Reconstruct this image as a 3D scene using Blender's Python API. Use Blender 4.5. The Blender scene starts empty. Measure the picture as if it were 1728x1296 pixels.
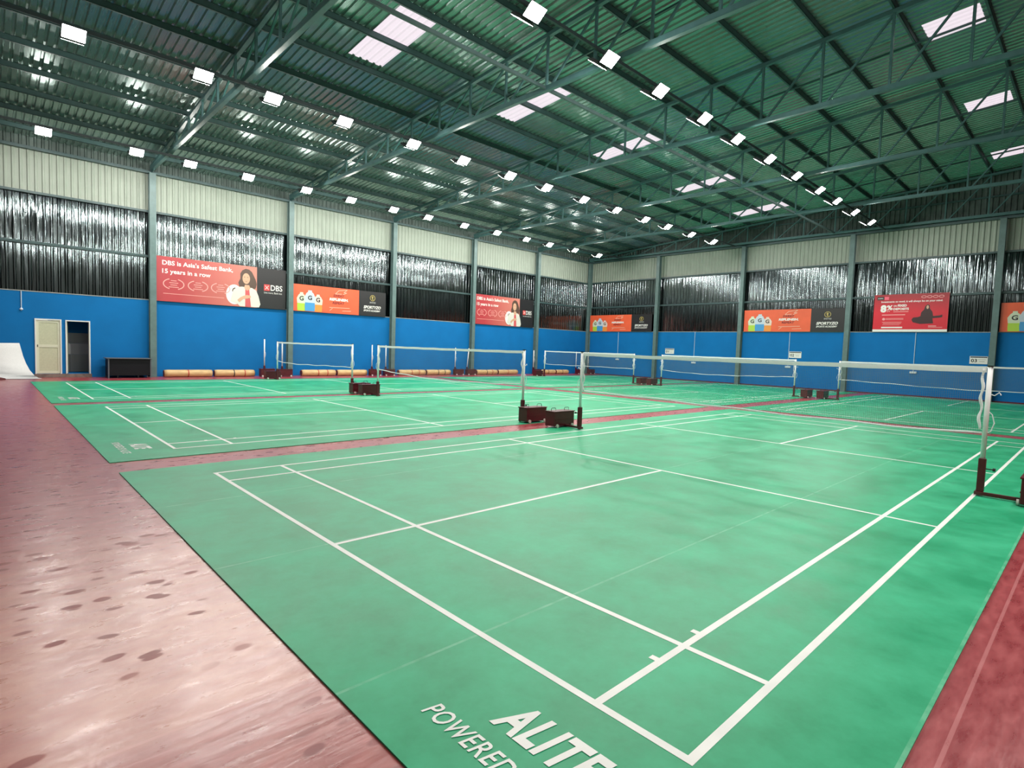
import bpy, math, random
from mathutils import Vector, Matrix
random.seed(7)
SC = bpy.context.scene
COL = SC.collection

# ------------------------------------------------------------------ camera
def make_camera():
    yaw, pitch, roll = 0.8129, -0.0620, 0.0343
    f = Vector((math.cos(pitch)*math.cos(yaw), math.cos(pitch)*math.sin(yaw), math.sin(pitch)))
    r0 = Vector((math.sin(yaw), -math.cos(yaw), 0)); u0 = r0.cross(f)
    c, s = math.cos(roll), math.sin(roll)
    r = c*r0 + s*u0; u = -s*r0 + c*u0
    cam = bpy.data.cameras.new('camera'); o = bpy.data.objects.new('camera', cam); COL.objects.link(o)
    m = Matrix((r, u, -f)).transposed().to_4x4()
    m.translation = Vector((-1.9437, -0.9816, 1.5735))
    o.matrix_world = m
    cam.sensor_fit = 'HORIZONTAL'; cam.sensor_width = 36; cam.lens = 36*948.06/1728
    cam.clip_start = 0.05; cam.clip_end = 200
    SC.camera = o
make_camera()

# ------------------------------------------------------------------ world, exposure
w = bpy.data.worlds.new('overcast_sky'); SC.world = w; w.use_nodes = True
bg = w.node_tree.nodes['Background']
bg.inputs[0].default_value = (1.0, 0.93, 0.98, 1); bg.inputs[1].default_value = 0.72
SC.view_settings.view_transform = 'Standard'; SC.view_settings.look = 'None'
SC.view_settings.exposure = 0.76; SC.view_settings.gamma = 1.0
SC.view_settings.use_curve_mapping = False
SC.cycles.max_bounces = 7; SC.cycles.diffuse_bounces = 4; SC.cycles.glossy_bounces = 4
SC.cycles.transparent_max_bounces = 24
SC.cycles.sample_clamp_indirect = 6.0
SC.cycles.sampling_pattern = 'TABULATED_SOBOL'
LAMP_STRENGTH = 150.0

# ------------------------------------------------------------------ dimensions (metres)
YW, XW = 24.91, 29.91            # inner faces of the left wall and of the far wall
XN, YR = -7.8, -8.6              # near wall and right wall, out of frame
MASON = 3.0                      # height of the blue masonry
BAY = [2.964 + 5.37*k for k in range(-2, 6)]
COLX = BAY[2:7]
COLY = [19.2, 13.65, 8.14, 2.47]
def roof_z(y): return 10.16 - 0.074*abs(y)
def chord_z(y): return 9.96 - 0.074*abs(y)

# ------------------------------------------------------------------ materials
def lin(c):
    return tuple(((v/255)/12.92 if v/255 <= 0.04045 else ((v/255+0.055)/1.055)**2.4) for v in c)
def mat(name, rgb, rough=0.5, metal=0.0, var=0.0, scale=4.0, stretch=(1,1,1), bump=0.0, bscale=None,
        rvar=0.0, spec=0.5, dark=None, coat=0.0):
    m = bpy.data.materials.new(name); m.use_nodes = True
    nt = m.node_tree; N = nt.nodes; L = nt.links
    b = N['Principled BSDF']
    b.inputs['Base Color'].default_value = (*rgb, 1); b.inputs['Roughness'].default_value = rough
    b.inputs['Metallic'].default_value = metal; b.inputs['Specular IOR Level'].default_value = spec
    if coat: b.inputs['Coat Weight'].default_value = coat; b.inputs['Coat Roughness'].default_value = 0.2
    if var or bump or rvar:
        tc = N.new('ShaderNodeTexCoord'); mp = N.new('ShaderNodeMapping'); mp.inputs['Scale'].default_value = stretch
        L.new(tc.outputs['Object'], mp.inputs[0])
        nz = N.new('ShaderNodeTexNoise'); nz.inputs['Scale'].default_value = scale; nz.inputs['Detail'].default_value = 5
        L.new(mp.outputs[0], nz.inputs['Vector'])
        if var:
            mx = N.new('ShaderNodeMix'); mx.data_type = 'RGBA'
            d = dark or tuple(v*(1-var) for v in rgb)
            mx.inputs['A'].default_value = (*d, 1); mx.inputs['B'].default_value = (*[min(1, v*(1+var*0.5)) for v in rgb], 1)
            rm = N.new('ShaderNodeMapRange'); rm.inputs[1].default_value = 0.35; rm.inputs[2].default_value = 0.65
            L.new(nz.outputs[0], rm.inputs[0]); L.new(rm.outputs[0], mx.inputs['Factor']); L.new(mx.outputs['Result'], b.inputs['Base Color'])
        if rvar:
            rr = N.new('ShaderNodeMapRange'); rr.inputs[1].default_value = 0.3; rr.inputs[2].default_value = 0.7
            rr.inputs[3].default_value = max(0.03, rough-rvar); rr.inputs[4].default_value = rough+rvar
            L.new(nz.outputs[0], rr.inputs[0]); L.new(rr.outputs[0], b.inputs['Roughness'])
        if bump:
            n2 = nz
            if bscale:
                n2 = N.new('ShaderNodeTexNoise'); n2.inputs['Scale'].default_value = bscale; n2.inputs['Detail'].default_value = 3
                L.new(mp.outputs[0], n2.inputs['Vector'])
            bp = N.new('ShaderNodeBump'); bp.inputs['Strength'].default_value = 1; bp.inputs['Distance'].default_value = bump
            L.new(n2.outputs[0], bp.inputs['Height']); L.new(bp.outputs[0], b.inputs['Normal'])
    return m
def emit(name, rgb, s):
    m = bpy.data.materials.new(name); m.use_nodes = True
    b = m.node_tree.nodes['Principled BSDF']
    b.inputs['Base Color'].default_value = (0.8, 0.8, 0.8, 1)
    b.inputs['Emission Color'].default_value = (*rgb, 1); b.inputs['Emission Strength'].default_value = s
    return m

M = {}
M['blue'] = mat('blue_wall_paint', (0.0, 0.148, 0.425), 0.75, var=0.06, scale=1.2, bump=0.0006, bscale=60, spec=0.25)
M['ledge'] = mat('grey_cement_ledge', (0.34, 0.34, 0.33), 0.8, var=0.2, scale=5)
M['cream'] = mat('cream_cladding', (0.285, 0.325, 0.275), 0.5, var=0.05, scale=2)
M['dark'] = mat('dark_glossy_cladding', (0.12, 0.145, 0.15), 0.10, metal=1.0, scale=3.0, stretch=(2.8, 2.8, 0.22), bump=0.014, bscale=3.4, rvar=0.04)
M['gable'] = mat('dark_gable_cladding', (0.085, 0.115, 0.105), 0.4, metal=0.35, var=0.2, scale=3)
M['roof'] = mat('galvanised_roof_sheet', (0.26, 0.355, 0.335), 0.27, metal=0.65, var=0.06, scale=1.5, stretch=(3, .12, 1), bump=0.0012, bscale=4, rvar=0.04)
M['steel'] = mat('teal_steel_paint', (0.062, 0.145, 0.15), 0.42, var=0.12, scale=6, spec=0.5)
M['purlin'] = mat('dark_purlin_paint', (0.030, 0.075, 0.075), 0.5, var=0.12, scale=6)
M['tie'] = mat('grey_tie_paint', (0.05, 0.085, 0.085), 0.45, var=0.1, scale=5)
M['girt'] = mat('dark_teal_girt_paint', (0.045, 0.085, 0.09), 0.45, var=0.1, scale=5)
M['rail'] = mat('dark_grey_rail', (0.03, 0.045, 0.05), 0.5)
M['column'] = mat('grey_green_column_paint', (0.11, 0.175, 0.175), 0.5, var=0.15, scale=4)
M['maroon'] = mat('maroon_powder_coat', (0.085, 0.006, 0.012), 0.4, var=0.15, scale=8)
M['white'] = mat('white_paint', (0.86, 0.86, 0.87), 0.45, var=0.03, scale=10)
M['tape'] = mat('white_net_tape', (0.93, 0.92, 0.94), 0.7, var=0.04, scale=30)
M['line'] = mat('white_court_paint', (0.80, 0.80, 0.78), 0.5, var=0.06, scale=5)
M['black'] = mat('black_plastic', (0.012, 0.012, 0.012), 0.4)
M['wheel'] = mat('white_rubber_wheel', (0.6, 0.57, 0.52), 0.6)
M['handle'] = mat('dark_metal_handle', (0.05, 0.05, 0.05), 0.35, metal=0.8)
M['kraft'] = mat('tan_kraft_wrap', (0.62, 0.42, 0.19), 0.45, var=0.18, scale=3, stretch=(1, 3, 3), bump=0.004)
M['rollend'] = mat('dark_red_roll_end', (0.16, 0.02, 0.02), 0.6)
M['redtape'] = mat('red_stretch_tape', (0.42, 0.04, 0.02), 0.5)
M['deskblack'] = mat('black_desk_laminate', (0.006, 0.007, 0.010), 0.6, spec=0.2)
M['desktop'] = mat('grey_desk_top', (0.09, 0.10, 0.12), 0.5)
M['door'] = mat('cream_door_panel', (0.55, 0.56, 0.40), 0.55, var=0.06, scale=20)
M['doorrail'] = mat('cream_door_frame', (0.66, 0.66, 0.52), 0.5)
M['frame'] = mat('white_door_frame', (0.74, 0.75, 0.74), 0.5)
M['sill'] = mat('brown_cement_sill', (0.20, 0.15, 0.13), 0.7, var=0.3, scale=6)
M['board'] = mat('white_foam_sheet', (0.72, 0.72, 0.72), 0.6, var=0.04, scale=30)
M['cloth'] = mat('dark_maroon_cloth', (0.10, 0.02, 0.02), 0.8, var=0.4, scale=20)
M['housing'] = mat('grey_lamp_housing', (0.10, 0.10, 0.11), 0.5)
M['lamp'] = emit('led_panel_light', (1.0, 0.965, 0.90), LAMP_STRENGTH)
M['conduit'] = mat('pale_plastic_conduit', (0.52, 0.62, 0.74), 0.5)
M['pvc'] = mat('pale_blue_white_plastic', (0.72, 0.78, 0.85), 0.4)
M['galv'] = mat('galvanised_brace', (0.25, 0.33, 0.34), 0.35, metal=0.5)
M['jointcover'] = mat('plain_grey_wall', (0.25, 0.25, 0.24), 0.8)
M['edge'] = mat('dark_mat_edge', (0.01, 0.03, 0.02), 0.6)

def ink(name, rgb, rough=0.35):
    key = 'ink_'+name
    if key not in M: M[key] = mat('printed_'+name, rgb, rough)
    return M[key]

# translucent skylight sheet
def skylight_mat():
    m = bpy.data.materials.new('translucent_skylight_sheet'); m.use_nodes = True
    nt = m.node_tree; N = nt.nodes; L = nt.links; N.remove(N['Principled BSDF'])
    t = N.new('ShaderNodeBsdfTranslucent'); t.inputs[0].default_value = (0.92, 0.86, 0.90, 1)
    d = N.new('ShaderNodeBsdfDiffuse'); d.inputs[0].default_value = (0.6, 0.58, 0.6, 1)
    mx = N.new('ShaderNodeMixShader'); mx.inputs[0].default_value = 0.12
    L.new(t.outputs[0], mx.inputs[1]); L.new(d.outputs[0], mx.inputs[2]); L.new(mx.outputs[0], N['Material Output'].inputs[0])
    return m
M['skylight'] = skylight_mat()

# netting: thin cords on a 20 mm grid with open holes
def net_mat():
    m = bpy.data.materials.new('knotted_net_mesh'); m.use_nodes = True
    nt = m.node_tree; N = nt.nodes; L = nt.links
    b = N['Principled BSDF']; b.inputs['Base Color'].default_value = (0.15, 0.17, 0.17, 1); b.inputs['Roughness'].default_value = 0.8
    tc = N.new('ShaderNodeTexCoord'); sp = N.new('ShaderNodeSeparateXYZ'); L.new(tc.outputs['Object'], sp.inputs[0])
    outs = []
    for ax in ('X', 'Z'):
        mu = N.new('ShaderNodeMath'); mu.operation = 'MULTIPLY'; mu.inputs[1].default_value = 1/0.022
        fr = N.new('ShaderNodeMath'); fr.operation = 'FRACT'
        lt = N.new('ShaderNodeMath'); lt.operation = 'LESS_THAN'; lt.inputs[1].default_value = 0.10
        L.new(sp.outputs[ax], mu.inputs[0]); L.new(mu.outputs[0], fr.inputs[0]); L.new(fr.outputs[0], lt.inputs[0]); outs.append(lt)
    mxx = N.new('ShaderNodeMath'); mxx.operation = 'MAXIMUM'
    L.new(outs[0].outputs[0], mxx.inputs[0]); L.new(outs[1].outputs[0], mxx.inputs[1])
    L.new(mxx.outputs[0], b.inputs['Alpha'])
    return m
M['net'] = net_mat()
def tape_mat():
    m = M['tape']; nt = m.node_tree; N = nt.nodes; L = nt.links
    t = N.new('ShaderNodeBsdfTranslucent'); t.inputs[0].default_value = (0.95, 0.94, 0.96, 1)
    mx = N.new('ShaderNodeMixShader'); mx.inputs[0].default_value = 0.35
    L.new(N['Principled BSDF'].outputs[0], mx.inputs[1]); L.new(t.outputs[0], mx.inputs[2]); L.new(mx.outputs[0], N['Material Output'].inputs[0])
tape_mat()

# pink / maroon vinyl floor: sheet seams, ripples, scuffs and foot smudges
def floor_mat():
    m = bpy.data.materials.new('maroon_vinyl_floor'); m.use_nodes = True
    nt = m.node_tree; N = nt.nodes; L = nt.links; b = N['Principled BSDF']
    tc = N.new('ShaderNodeTexCoord')
    def noise(scale, st, det=4, rgh=0.5):
        mp = N.new('ShaderNodeMapping'); mp.inputs['Scale'].default_value = st
        L.new(tc.outputs['Object'], mp.inputs[0])
        n = N.new('ShaderNodeTexNoise'); n.inputs['Scale'].default_value = scale; n.inputs['Detail'].default_value = det
        n.inputs['Roughness'].default_value = rgh
        L.new(mp.outputs[0], n.inputs['Vector']); return n
    def rng(src, a, c, lo, hi):
        r = N.new('ShaderNodeMapRange'); r.inputs[1].default_value = a; r.inputs[2].default_value = c
        r.inputs[3].default_value = lo; r.inputs[4].default_value = hi; L.new(src, r.inputs[0]); return r.outputs[0]
    def mth(op, a, c):
        k = N.new('ShaderNodeMath'); k.operation = op
        for i, v in enumerate((a, c)):
            if isinstance(v, (int, float)): k.inputs[i].default_value = v
            else: L.new(v, k.inputs[i])
        return k.outputs[0]
    big = noise(0.9, (1, 1, 1)).outputs[0]; fine = noise(9, (0.5, 1.6, 1), 5, 0.6).outputs[0]
    # foot smudges: stretched cells
    mp = N.new('ShaderNodeMapping'); mp.inputs['Scale'].default_value = (4.4, 8.5, 1); mp.inputs['Rotation'].default_value = (0, 0, 0.5)
    wz = N.new('ShaderNodeMix'); wz.data_type = 'VECTOR'; wz.inputs[0].default_value = 0.09
    nzc = N.new('ShaderNodeTexNoise'); nzc.inputs['Scale'].default_value = 3.0; L.new(tc.outputs['Object'], nzc.inputs['Vector'])
    L.new(tc.outputs['Object'], wz.inputs[4]); L.new(nzc.outputs['Color'], wz.inputs[5]); L.new(wz.outputs[1], mp.inputs[0])
    vo = N.new('ShaderNodeTexVoronoi'); vo.inputs['Scale'].default_value = 1.15; vo.inputs['Randomness'].default_value = 1.0
    L.new(mp.outputs[0], vo.inputs['Vector'])
    spots = rng(vo.outputs['Distance'], 0.20, 0.27, 1, 0)
    gate = rng(big, 0.40, 0.52, 0, 1); sx0 = N.new('ShaderNodeSeparateXYZ'); L.new(tc.outputs['Object'], sx0.inputs[0]); gate = mth('MULTIPLY', gate, rng(sx0.outputs['X'], -0.9, -0.6, 1, 0))
    smudge = mth('MULTIPLY', spots, gate)
    # seams running along X each 1.83 m
    sp = N.new('ShaderNodeSeparateXYZ'); L.new(tc.outputs['Object'], sp.inputs[0])
    yy = mth('FRACT', mth('DIVIDE', mth('SUBTRACT', sp.outputs['Y'], 1.48), 2.12), 0)
    seam = mth('ADD', mth('LESS_THAN', yy, 0.008), 0)
    mx = N.new('ShaderNodeMix'); mx.data_type = 'RGBA'
    mx.inputs['A'].default_value = (0.24, 0.017, 0.028, 1); mx.inputs['B'].default_value = (0.39, 0.050, 0.060, 1)
    L.new(rng(fine, 0.3, 0.7, 0, 1), mx.inputs['Factor'])
    m2 = N.new('ShaderNodeMix'); m2.data_type = 'RGBA'; m2.inputs['B'].default_value = (0.17, 0.015, 0.02, 1)
    L.new(mx.outputs['Result'], m2.inputs['A']); L.new(mth('MULTIPLY', smudge, 0.6), m2.inputs['Factor'])
    m3 = N.new('ShaderNodeMix'); m3.data_type = 'RGBA'; m3.inputs['B'].default_value = (0.50, 0.16, 0.17, 1)
    L.new(m2.outputs['Result'], m3.inputs['A']); L.new(mth('MULTIPLY', seam, 0.7), m3.inputs['Factor'])
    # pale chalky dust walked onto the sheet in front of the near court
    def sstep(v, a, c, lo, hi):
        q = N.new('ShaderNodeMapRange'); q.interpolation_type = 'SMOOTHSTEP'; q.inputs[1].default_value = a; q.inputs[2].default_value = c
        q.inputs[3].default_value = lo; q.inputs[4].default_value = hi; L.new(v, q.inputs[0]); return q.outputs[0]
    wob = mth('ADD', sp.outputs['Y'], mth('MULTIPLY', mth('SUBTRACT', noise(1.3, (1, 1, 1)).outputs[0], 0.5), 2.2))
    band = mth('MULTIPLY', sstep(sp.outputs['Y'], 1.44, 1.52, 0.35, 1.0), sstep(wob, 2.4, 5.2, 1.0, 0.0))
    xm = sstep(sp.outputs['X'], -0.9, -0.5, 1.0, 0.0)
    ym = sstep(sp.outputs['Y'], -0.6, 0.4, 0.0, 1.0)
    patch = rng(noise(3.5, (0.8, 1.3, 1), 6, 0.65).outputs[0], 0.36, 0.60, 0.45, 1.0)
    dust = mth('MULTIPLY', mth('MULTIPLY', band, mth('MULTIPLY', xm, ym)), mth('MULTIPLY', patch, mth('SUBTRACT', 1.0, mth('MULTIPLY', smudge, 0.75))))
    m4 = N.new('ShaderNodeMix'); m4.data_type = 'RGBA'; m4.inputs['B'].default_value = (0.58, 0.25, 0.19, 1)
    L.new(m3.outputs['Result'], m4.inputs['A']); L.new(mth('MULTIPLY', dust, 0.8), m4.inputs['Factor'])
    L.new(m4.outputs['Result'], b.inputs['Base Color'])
    ro = mth('ADD', rng(fine, 0.3, 0.7, 0.25, 0.36), mth('MULTIPLY', smudge, 0.25))
    L.new(ro, b.inputs['Roughness']); b.inputs['Specular IOR Level'].default_value = 1.0; b.inputs['IOR'].default_value = 1.62
    rip = noise(2.2, (0.35, 2.6, 1), 4, 0.55).outputs[0]
    bp = N.new('ShaderNodeBump'); bp.inputs['Strength'].default_value = 1; bp.inputs['Distance'].default_value = 0.006
    L.new(rip, bp.inputs['Height']); L.new(bp.outputs[0], b.inputs['Normal'])
    return m
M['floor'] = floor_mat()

def mat_green():
    m = bpy.data.materials.new('green_vinyl_court'); m.use_nodes = True
    nt = m.node_tree; N = nt.nodes; L = nt.links; b = N['Principled BSDF']
    tc = N.new('ShaderNodeTexCoord')
    def mth(op, a, c=0):
        k = N.new('ShaderNodeMath'); k.operation = op
        for i, v in enumerate((a, c)):
            if isinstance(v, (int, float)): k.inputs[i].default_value = v
            else: L.new(v, k.inputs[i])
        return k.outputs[0]
    def rng(src, a, c, lo, hi):
        r = N.new('ShaderNodeMapRange'); r.inputs[1].default_value = a; r.inputs[2].default_value = c
        r.inputs[3].default_value = lo; r.inputs[4].default_value = hi; L.new(src, r.inputs[0]); return r.outputs[0]
    def noise(scale, st=(1, 1, 1), det=5):
        mp = N.new('ShaderNodeMapping'); mp.inputs['Scale'].default_value = st; L.new(tc.outputs['Object'], mp.inputs[0])
        n = N.new('ShaderNodeTexNoise'); n.inputs['Scale'].default_value = scale; n.inputs['Detail'].default_value = det
        n.inputs['Roughness'].default_value = 0.62; L.new(mp.outputs[0], n.inputs['Vector']); return n.outputs[0]
    dust = noise(1.6); spk = noise(45, det=2)
    f = mth('ADD', rng(dust, 0.36, 0.66, 0, 0.8), rng(spk, 0.35, 0.65, 0, 0.06))
    mx = N.new('ShaderNodeMix'); mx.data_type = 'RGBA'
    mx.inputs['A'].default_value = (0.005, 0.275, 0.120, 1); mx.inputs['B'].default_value = (0.040, 0.450, 0.235, 1)
    L.new(f, mx.inputs['Factor'])
    sp = N.new('ShaderNodeSeparateXYZ'); L.new(tc.outputs['Object'], sp.inputs[0])
    yy = mth('FRACT', mth('DIVIDE', sp.outputs['Y'], 1.81))
    seam = mth('MULTIPLY', mth('LESS_THAN', yy, 0.010), rng(noise(6), 0.4, 0.6, 0.1, 0.55))
    m3 = N.new('ShaderNodeMix'); m3.data_type = 'RGBA'; m3.inputs['B'].default_value = (0.20, 0.52, 0.34, 1)
    L.new(mx.outputs['Result'], m3.inputs['A']); L.new(seam, m3.inputs['Factor'])
    L.new(m3.outputs['Result'], b.inputs['Base Color'])
    L.new(rng(dust, 0.35, 0.65, 0.40, 0.47), b.inputs['Roughness']); b.inputs['Specular IOR Level'].default_value = 0.33
    return m
M['green'] = mat_green()

# ------------------------------------------------------------------ mesh helpers
class MB:
    def __init__(s): s.v = []; s.f = []
    def add(s, vs, fs):
        n = len(s.v); s.v += [tuple(v) for v in vs]; s.f += [tuple(i+n for i in f) for f in fs]; return s
    def box(s, x0, x1, y0, y1, z0, z1):
        return s.add([(x0,y0,z0),(x1,y0,z0),(x1,y1,z0),(x0,y1,z0),(x0,y0,z1),(x1,y0,z1),(x1,y1,z1),(x0,y1,z1)],
                     [(3,2,1,0),(4,5,6,7),(0,1,5,4),(1,2,6,5),(2,3,7,6),(3,0,4,7)])
    def bar(s, a, b, wdt, hgt, up=(0, 0, 1)):
        a = Vector(a); b = Vector(b); d = (b-a).normalized(); u = Vector(up)
        sd = d.cross(u)
        if sd.length < 1e-4: sd = d.cross(Vector((0, 1, 0)))
        sd.normalize(); u = sd.cross(d)
        q = []
        for p in (a, b):
            for i, j in ((-1,-1),(1,-1),(1,1),(-1,1)): q.append(p + sd*(i*wdt/2) + u*(j*hgt/2))
        return s.add(q, [(3,2,1,0),(4,5,6,7),(0,1,5,4),(1,2,6,5),(2,3,7,6),(3,0,4,7)])
    def angle(s, a, b, wdt, t=0.012, up=(0, 0, 1), flip=1):
        """an L section: a flat flange and a standing flange"""
        a = Vector(a); b = Vector(b); d = (b-a).normalized(); u = Vector(up); sd = d.cross(u).normalized()*flip; u = (sd.cross(d)*flip)
        s.bar(a, b, wdt, t, u); s.bar(a+sd*(wdt/2)*0.98+u*wdt/2, b+sd*(wdt/2)*0.98+u*wdt/2, t, wdt, u); return s
    def tube(s, pts, r, n=8, cap=True):
        pts = [Vector(p) for p in pts]; rings = []
        ref = Vector((0, 0, 1))
        for i, p in enumerate(pts):
            d = (pts[min(i+1, len(pts)-1)] - pts[max(i-1, 0)]).normalized()
            e = ref if abs(d.dot(ref)) < 0.95 else Vector((0, 1, 0))
            a = d.cross(e).normalized(); b = a.cross(d)
            rr = r[i] if isinstance(r, (list, tuple)) else r
            rings.append([p + (a*math.cos(2*math.pi*k/n) + b*math.sin(2*math.pi*k/n))*rr for k in range(n)])
        vs = [v for g in rings for v in g]; fs = []
        for i in range(len(pts)-1):
            for k in range(n): fs.append((i*n+k, i*n+(k+1) % n, (i+1)*n+(k+1) % n, (i+1)*n+k))
        if cap: fs.append(tuple(range(n-1, -1, -1))); fs.append(tuple((len(pts)-1)*n+k for k in range(n)))
        return s.add(vs, fs)
    def poly(s, pts):
        return s.add(pts, [tuple(range(len(pts)))])
def _build(s, name, m, parent=None, smooth=False, bevel=0):
    me = bpy.data.meshes.new(name); me.from_pydata(s.v, [], s.f); me.materials.append(m); me.update()
    if smooth:
        for p in me.polygons:
            p.use_smooth = len(p.vertices) == 4
    o = bpy.data.objects.new(name, me); COL.objects.link(o)
    if parent: o.parent = parent
    if bevel:
        b = o.modifiers.new('bevel', 'BEVEL'); b.width = bevel; b.segments = 2; b.limit_method = 'ANGLE'
    return o
MB.build = _build

def tag(o, label=None, cat=None, group=None, kind=None):
    if label: o['label'] = label
    if cat: o['category'] = cat
    if group: o['group'] = group
    if kind: o['kind'] = kind
    return o
def empty(name, loc, rz=0.0):
    o = bpy.data.objects.new(name, None); COL.objects.link(o); o.location = loc; o.rotation_euler = (0, 0, rz)
    o.empty_display_size = 0.2
    return o
def copy_tree(o, parent=None):
    kids = [c for c in KIDS.get(o.name, [])]
    c = o.copy(); COL.objects.link(c)
    if parent: c.parent = parent
    KIDS[c.name] = []
    for k in kids:
        KIDS[c.name].append(copy_tree(k, c))
    return c
KIDS = {}
def index_tree(o):
    KIDS[o.name] = [c for c in bpy.data.objects if c.parent == o]
    for c in KIDS[o.name]: index_tree(c)
def struct(o): o['kind'] = 'structure'; return o

def text_mesh(body, x0, z0, width, height, layer=0.004, thick=0.0, shear=0.0, spacing=1.0):
    """text as flat mesh data in a local XZ plane facing -Y, fitted to a width and a height"""
    cu = bpy.data.curves.new('t', 'FONT'); cu.body = body; cu.size = 1; cu.offset = thick; cu.shear = shear
    cu.space_character = spacing; cu.resolution_u = 3
    ob = bpy.data.objects.new('t', cu); COL.objects.link(ob)
    dg = bpy.context.evaluated_depsgraph_get(); me = bpy.data.meshes.new_from_object(ob.evaluated_get(dg))
    vs = [v.co.copy() for v in me.vertices]; fs = [tuple(p.vertices) for p in me.polygons]
    bpy.data.objects.remove(ob); bpy.data.curves.remove(cu); bpy.data.meshes.remove(me)
    if not vs: return [], []
    ax = min(v.x for v in vs); bx = max(v.x for v in vs); ay = min(v.y for v in vs); by = max(v.y for v in vs)
    sx = width/(bx-ax); sy = height/(by-ay)
    return [(x0+(v.x-ax)*sx, -layer, z0+(v.y-ay)*sy) for v in vs], fs

# ------------------------------------------------------------------ the setting: floor, walls, roof
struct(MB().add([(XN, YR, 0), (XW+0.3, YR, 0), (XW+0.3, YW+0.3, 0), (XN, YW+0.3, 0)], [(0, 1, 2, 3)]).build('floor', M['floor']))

def masonry_left():
    b = MB(); y0, y1 = YW, YW+0.2
    d1, d2 = (-0.57, 0.17), (0.28, 1.00); zt = 2.07; zs = 0.13
    for a, c, z0, z1 in ((XN, d1[0], 0, MASON), (d1[0], d1[1], 0, zs), (d1[0], d1[1], zt, MASON), (d1[1], d2[0], 0, MASON),
                         (d2[0], d2[1], 0, zs), (d2[0], d2[1], zt, MASON), (d2[1], XW+0.2, 0, MASON)):
        b.box(a, c, y0, y1, z0, z1)
    w = struct(b.build('wall_left', M['blue']))
    MB().box(XN, XW+0.2, YW-0.012, YW+0.2, MASON, MASON+0.03).build('ledge', M['ledge'], w)
    return w
def corrugated(pos, along, z0, z1, m, name, parent, pitch=0.2, depth=0.03, sign=1, ztop=None, zbreaks=None):
    """vertical ribbed sheet; pos = plane coordinate, along = (a, b) range of the other axis; axis by sign tuple"""
    axis, inward = sign
    prof = [(0.0, 0), (0.10, 0), (0.125, 1), (0.165, 1), (0.2, 0)]
    vs = []; xs = []
    a = along[0]
    while a < along[1]:
        for t, h in prof[:-1]:
            xs.append((a+t*pitch/0.2, h))
        a += pitch
    xs.append((a, 0))
    b = MB()
    for x, h in xs:
        p = pos + inward*(depth*h)
        top = ztop(x) if ztop else z1
        for z in (z0, top):
            b.v.append((x, p, z) if axis == 'x' else (p, x, z))
    for i in range(len(xs)-1): b.f.append((2*i, 2*i+2, 2*i+3, 2*i+1))
    return b.build(name, m, parent)

wl = masonry_left()
corrugated(YW+0.14, (XN, XW+0.1), MASON, 6.42, M['dark'], 'dark_cladding', wl, sign=('x', -1))
corrugated(YW+0.14, (XN, XW+0.1), 6.42, 7.92, M['cream'], 'cream_cladding', wl, sign=('x', -1))
corrugated(YW+0.14, (XN, XW+0.1), 7.92, 8.6, M['gable'], 'eaves_cladding', wl, sign=('x', -1))
MB().bar((XN, YW+0.05, 4.70), (XW, YW+0.05, 4.70), 0.08, 0.09).build('girt', M['girt'], wl)
MB().bar((XN, YW+0.05, 6.42), (XW, YW+0.05, 6.42), 0.08, 0.08).build('girt', M['girt'], wl)
MB().bar((XN, YW-0.02, 7.90), (XW, YW-0.02, 7.90), 0.14, 0.10).build('eaves_beam', M['girt'], wl)

wf = struct(MB().box(XW, XW+0.2, YR, YW+0.0, 0, MASON).build('wall_far', M['blue']))
MB().box(XW-0.012, XW+0.2, YR, YW, MASON, MASON+0.03).build('ledge', M['ledge'], wf)
corrugated(XW+0.14, (YR, YW+0.1), MASON, 6.45, M['dark'], 'dark_cladding', wf, sign=('y', -1))
corrugated(XW+0.14, (YR, YW+0.1), 6.45, 7.9, M['cream'], 'cream_cladding', wf, sign=('y', -1))
corrugated(XW+0.14, (YR, YW+0.1), 7.9, 8, M['gable'], 'gable_cladding', wf, sign=('y', -1), ztop=lambda y: roof_z(y)+0.05)
MB().bar((XW+0.05, YR, 4.71), (XW+0.05, YW, 4.71), 0.08, 0.09).build('girt', M['girt'], wf)
MB().bar((XW+0.05, YR, 6.45), (XW+0.05, YW, 6.45), 0.08, 0.08).build('girt', M['girt'], wf)
MB().bar((XW-0.02, YR, 7.88), (XW-0.02, YW, 7.88), 0.14, 0.11).build('head_beam', M['girt'], wf)
MB().bar((XW+0.05, YR, 8.85), (XW+0.05, 13.6, 8.85), 0.06, 0.07).build('girt', M['purlin'], wf)
# walls outside the frame
struct(MB().box(XN-0.2, XN, YR, YW+0.2, 0, 10.3).build('wall_near', M['jointcover']))
struct(MB().box(XN, XW+0.2, YR-0.2, YR, 0, 9.6).build('wall_right', M['jointcover']))
# skirting strip along the far wall and left wall (maroon floor turned up)
struct(MB().box(XW-0.012, XW, YR, YW, 0, 0.05).build('baseboard_far', M['maroon']))

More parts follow.
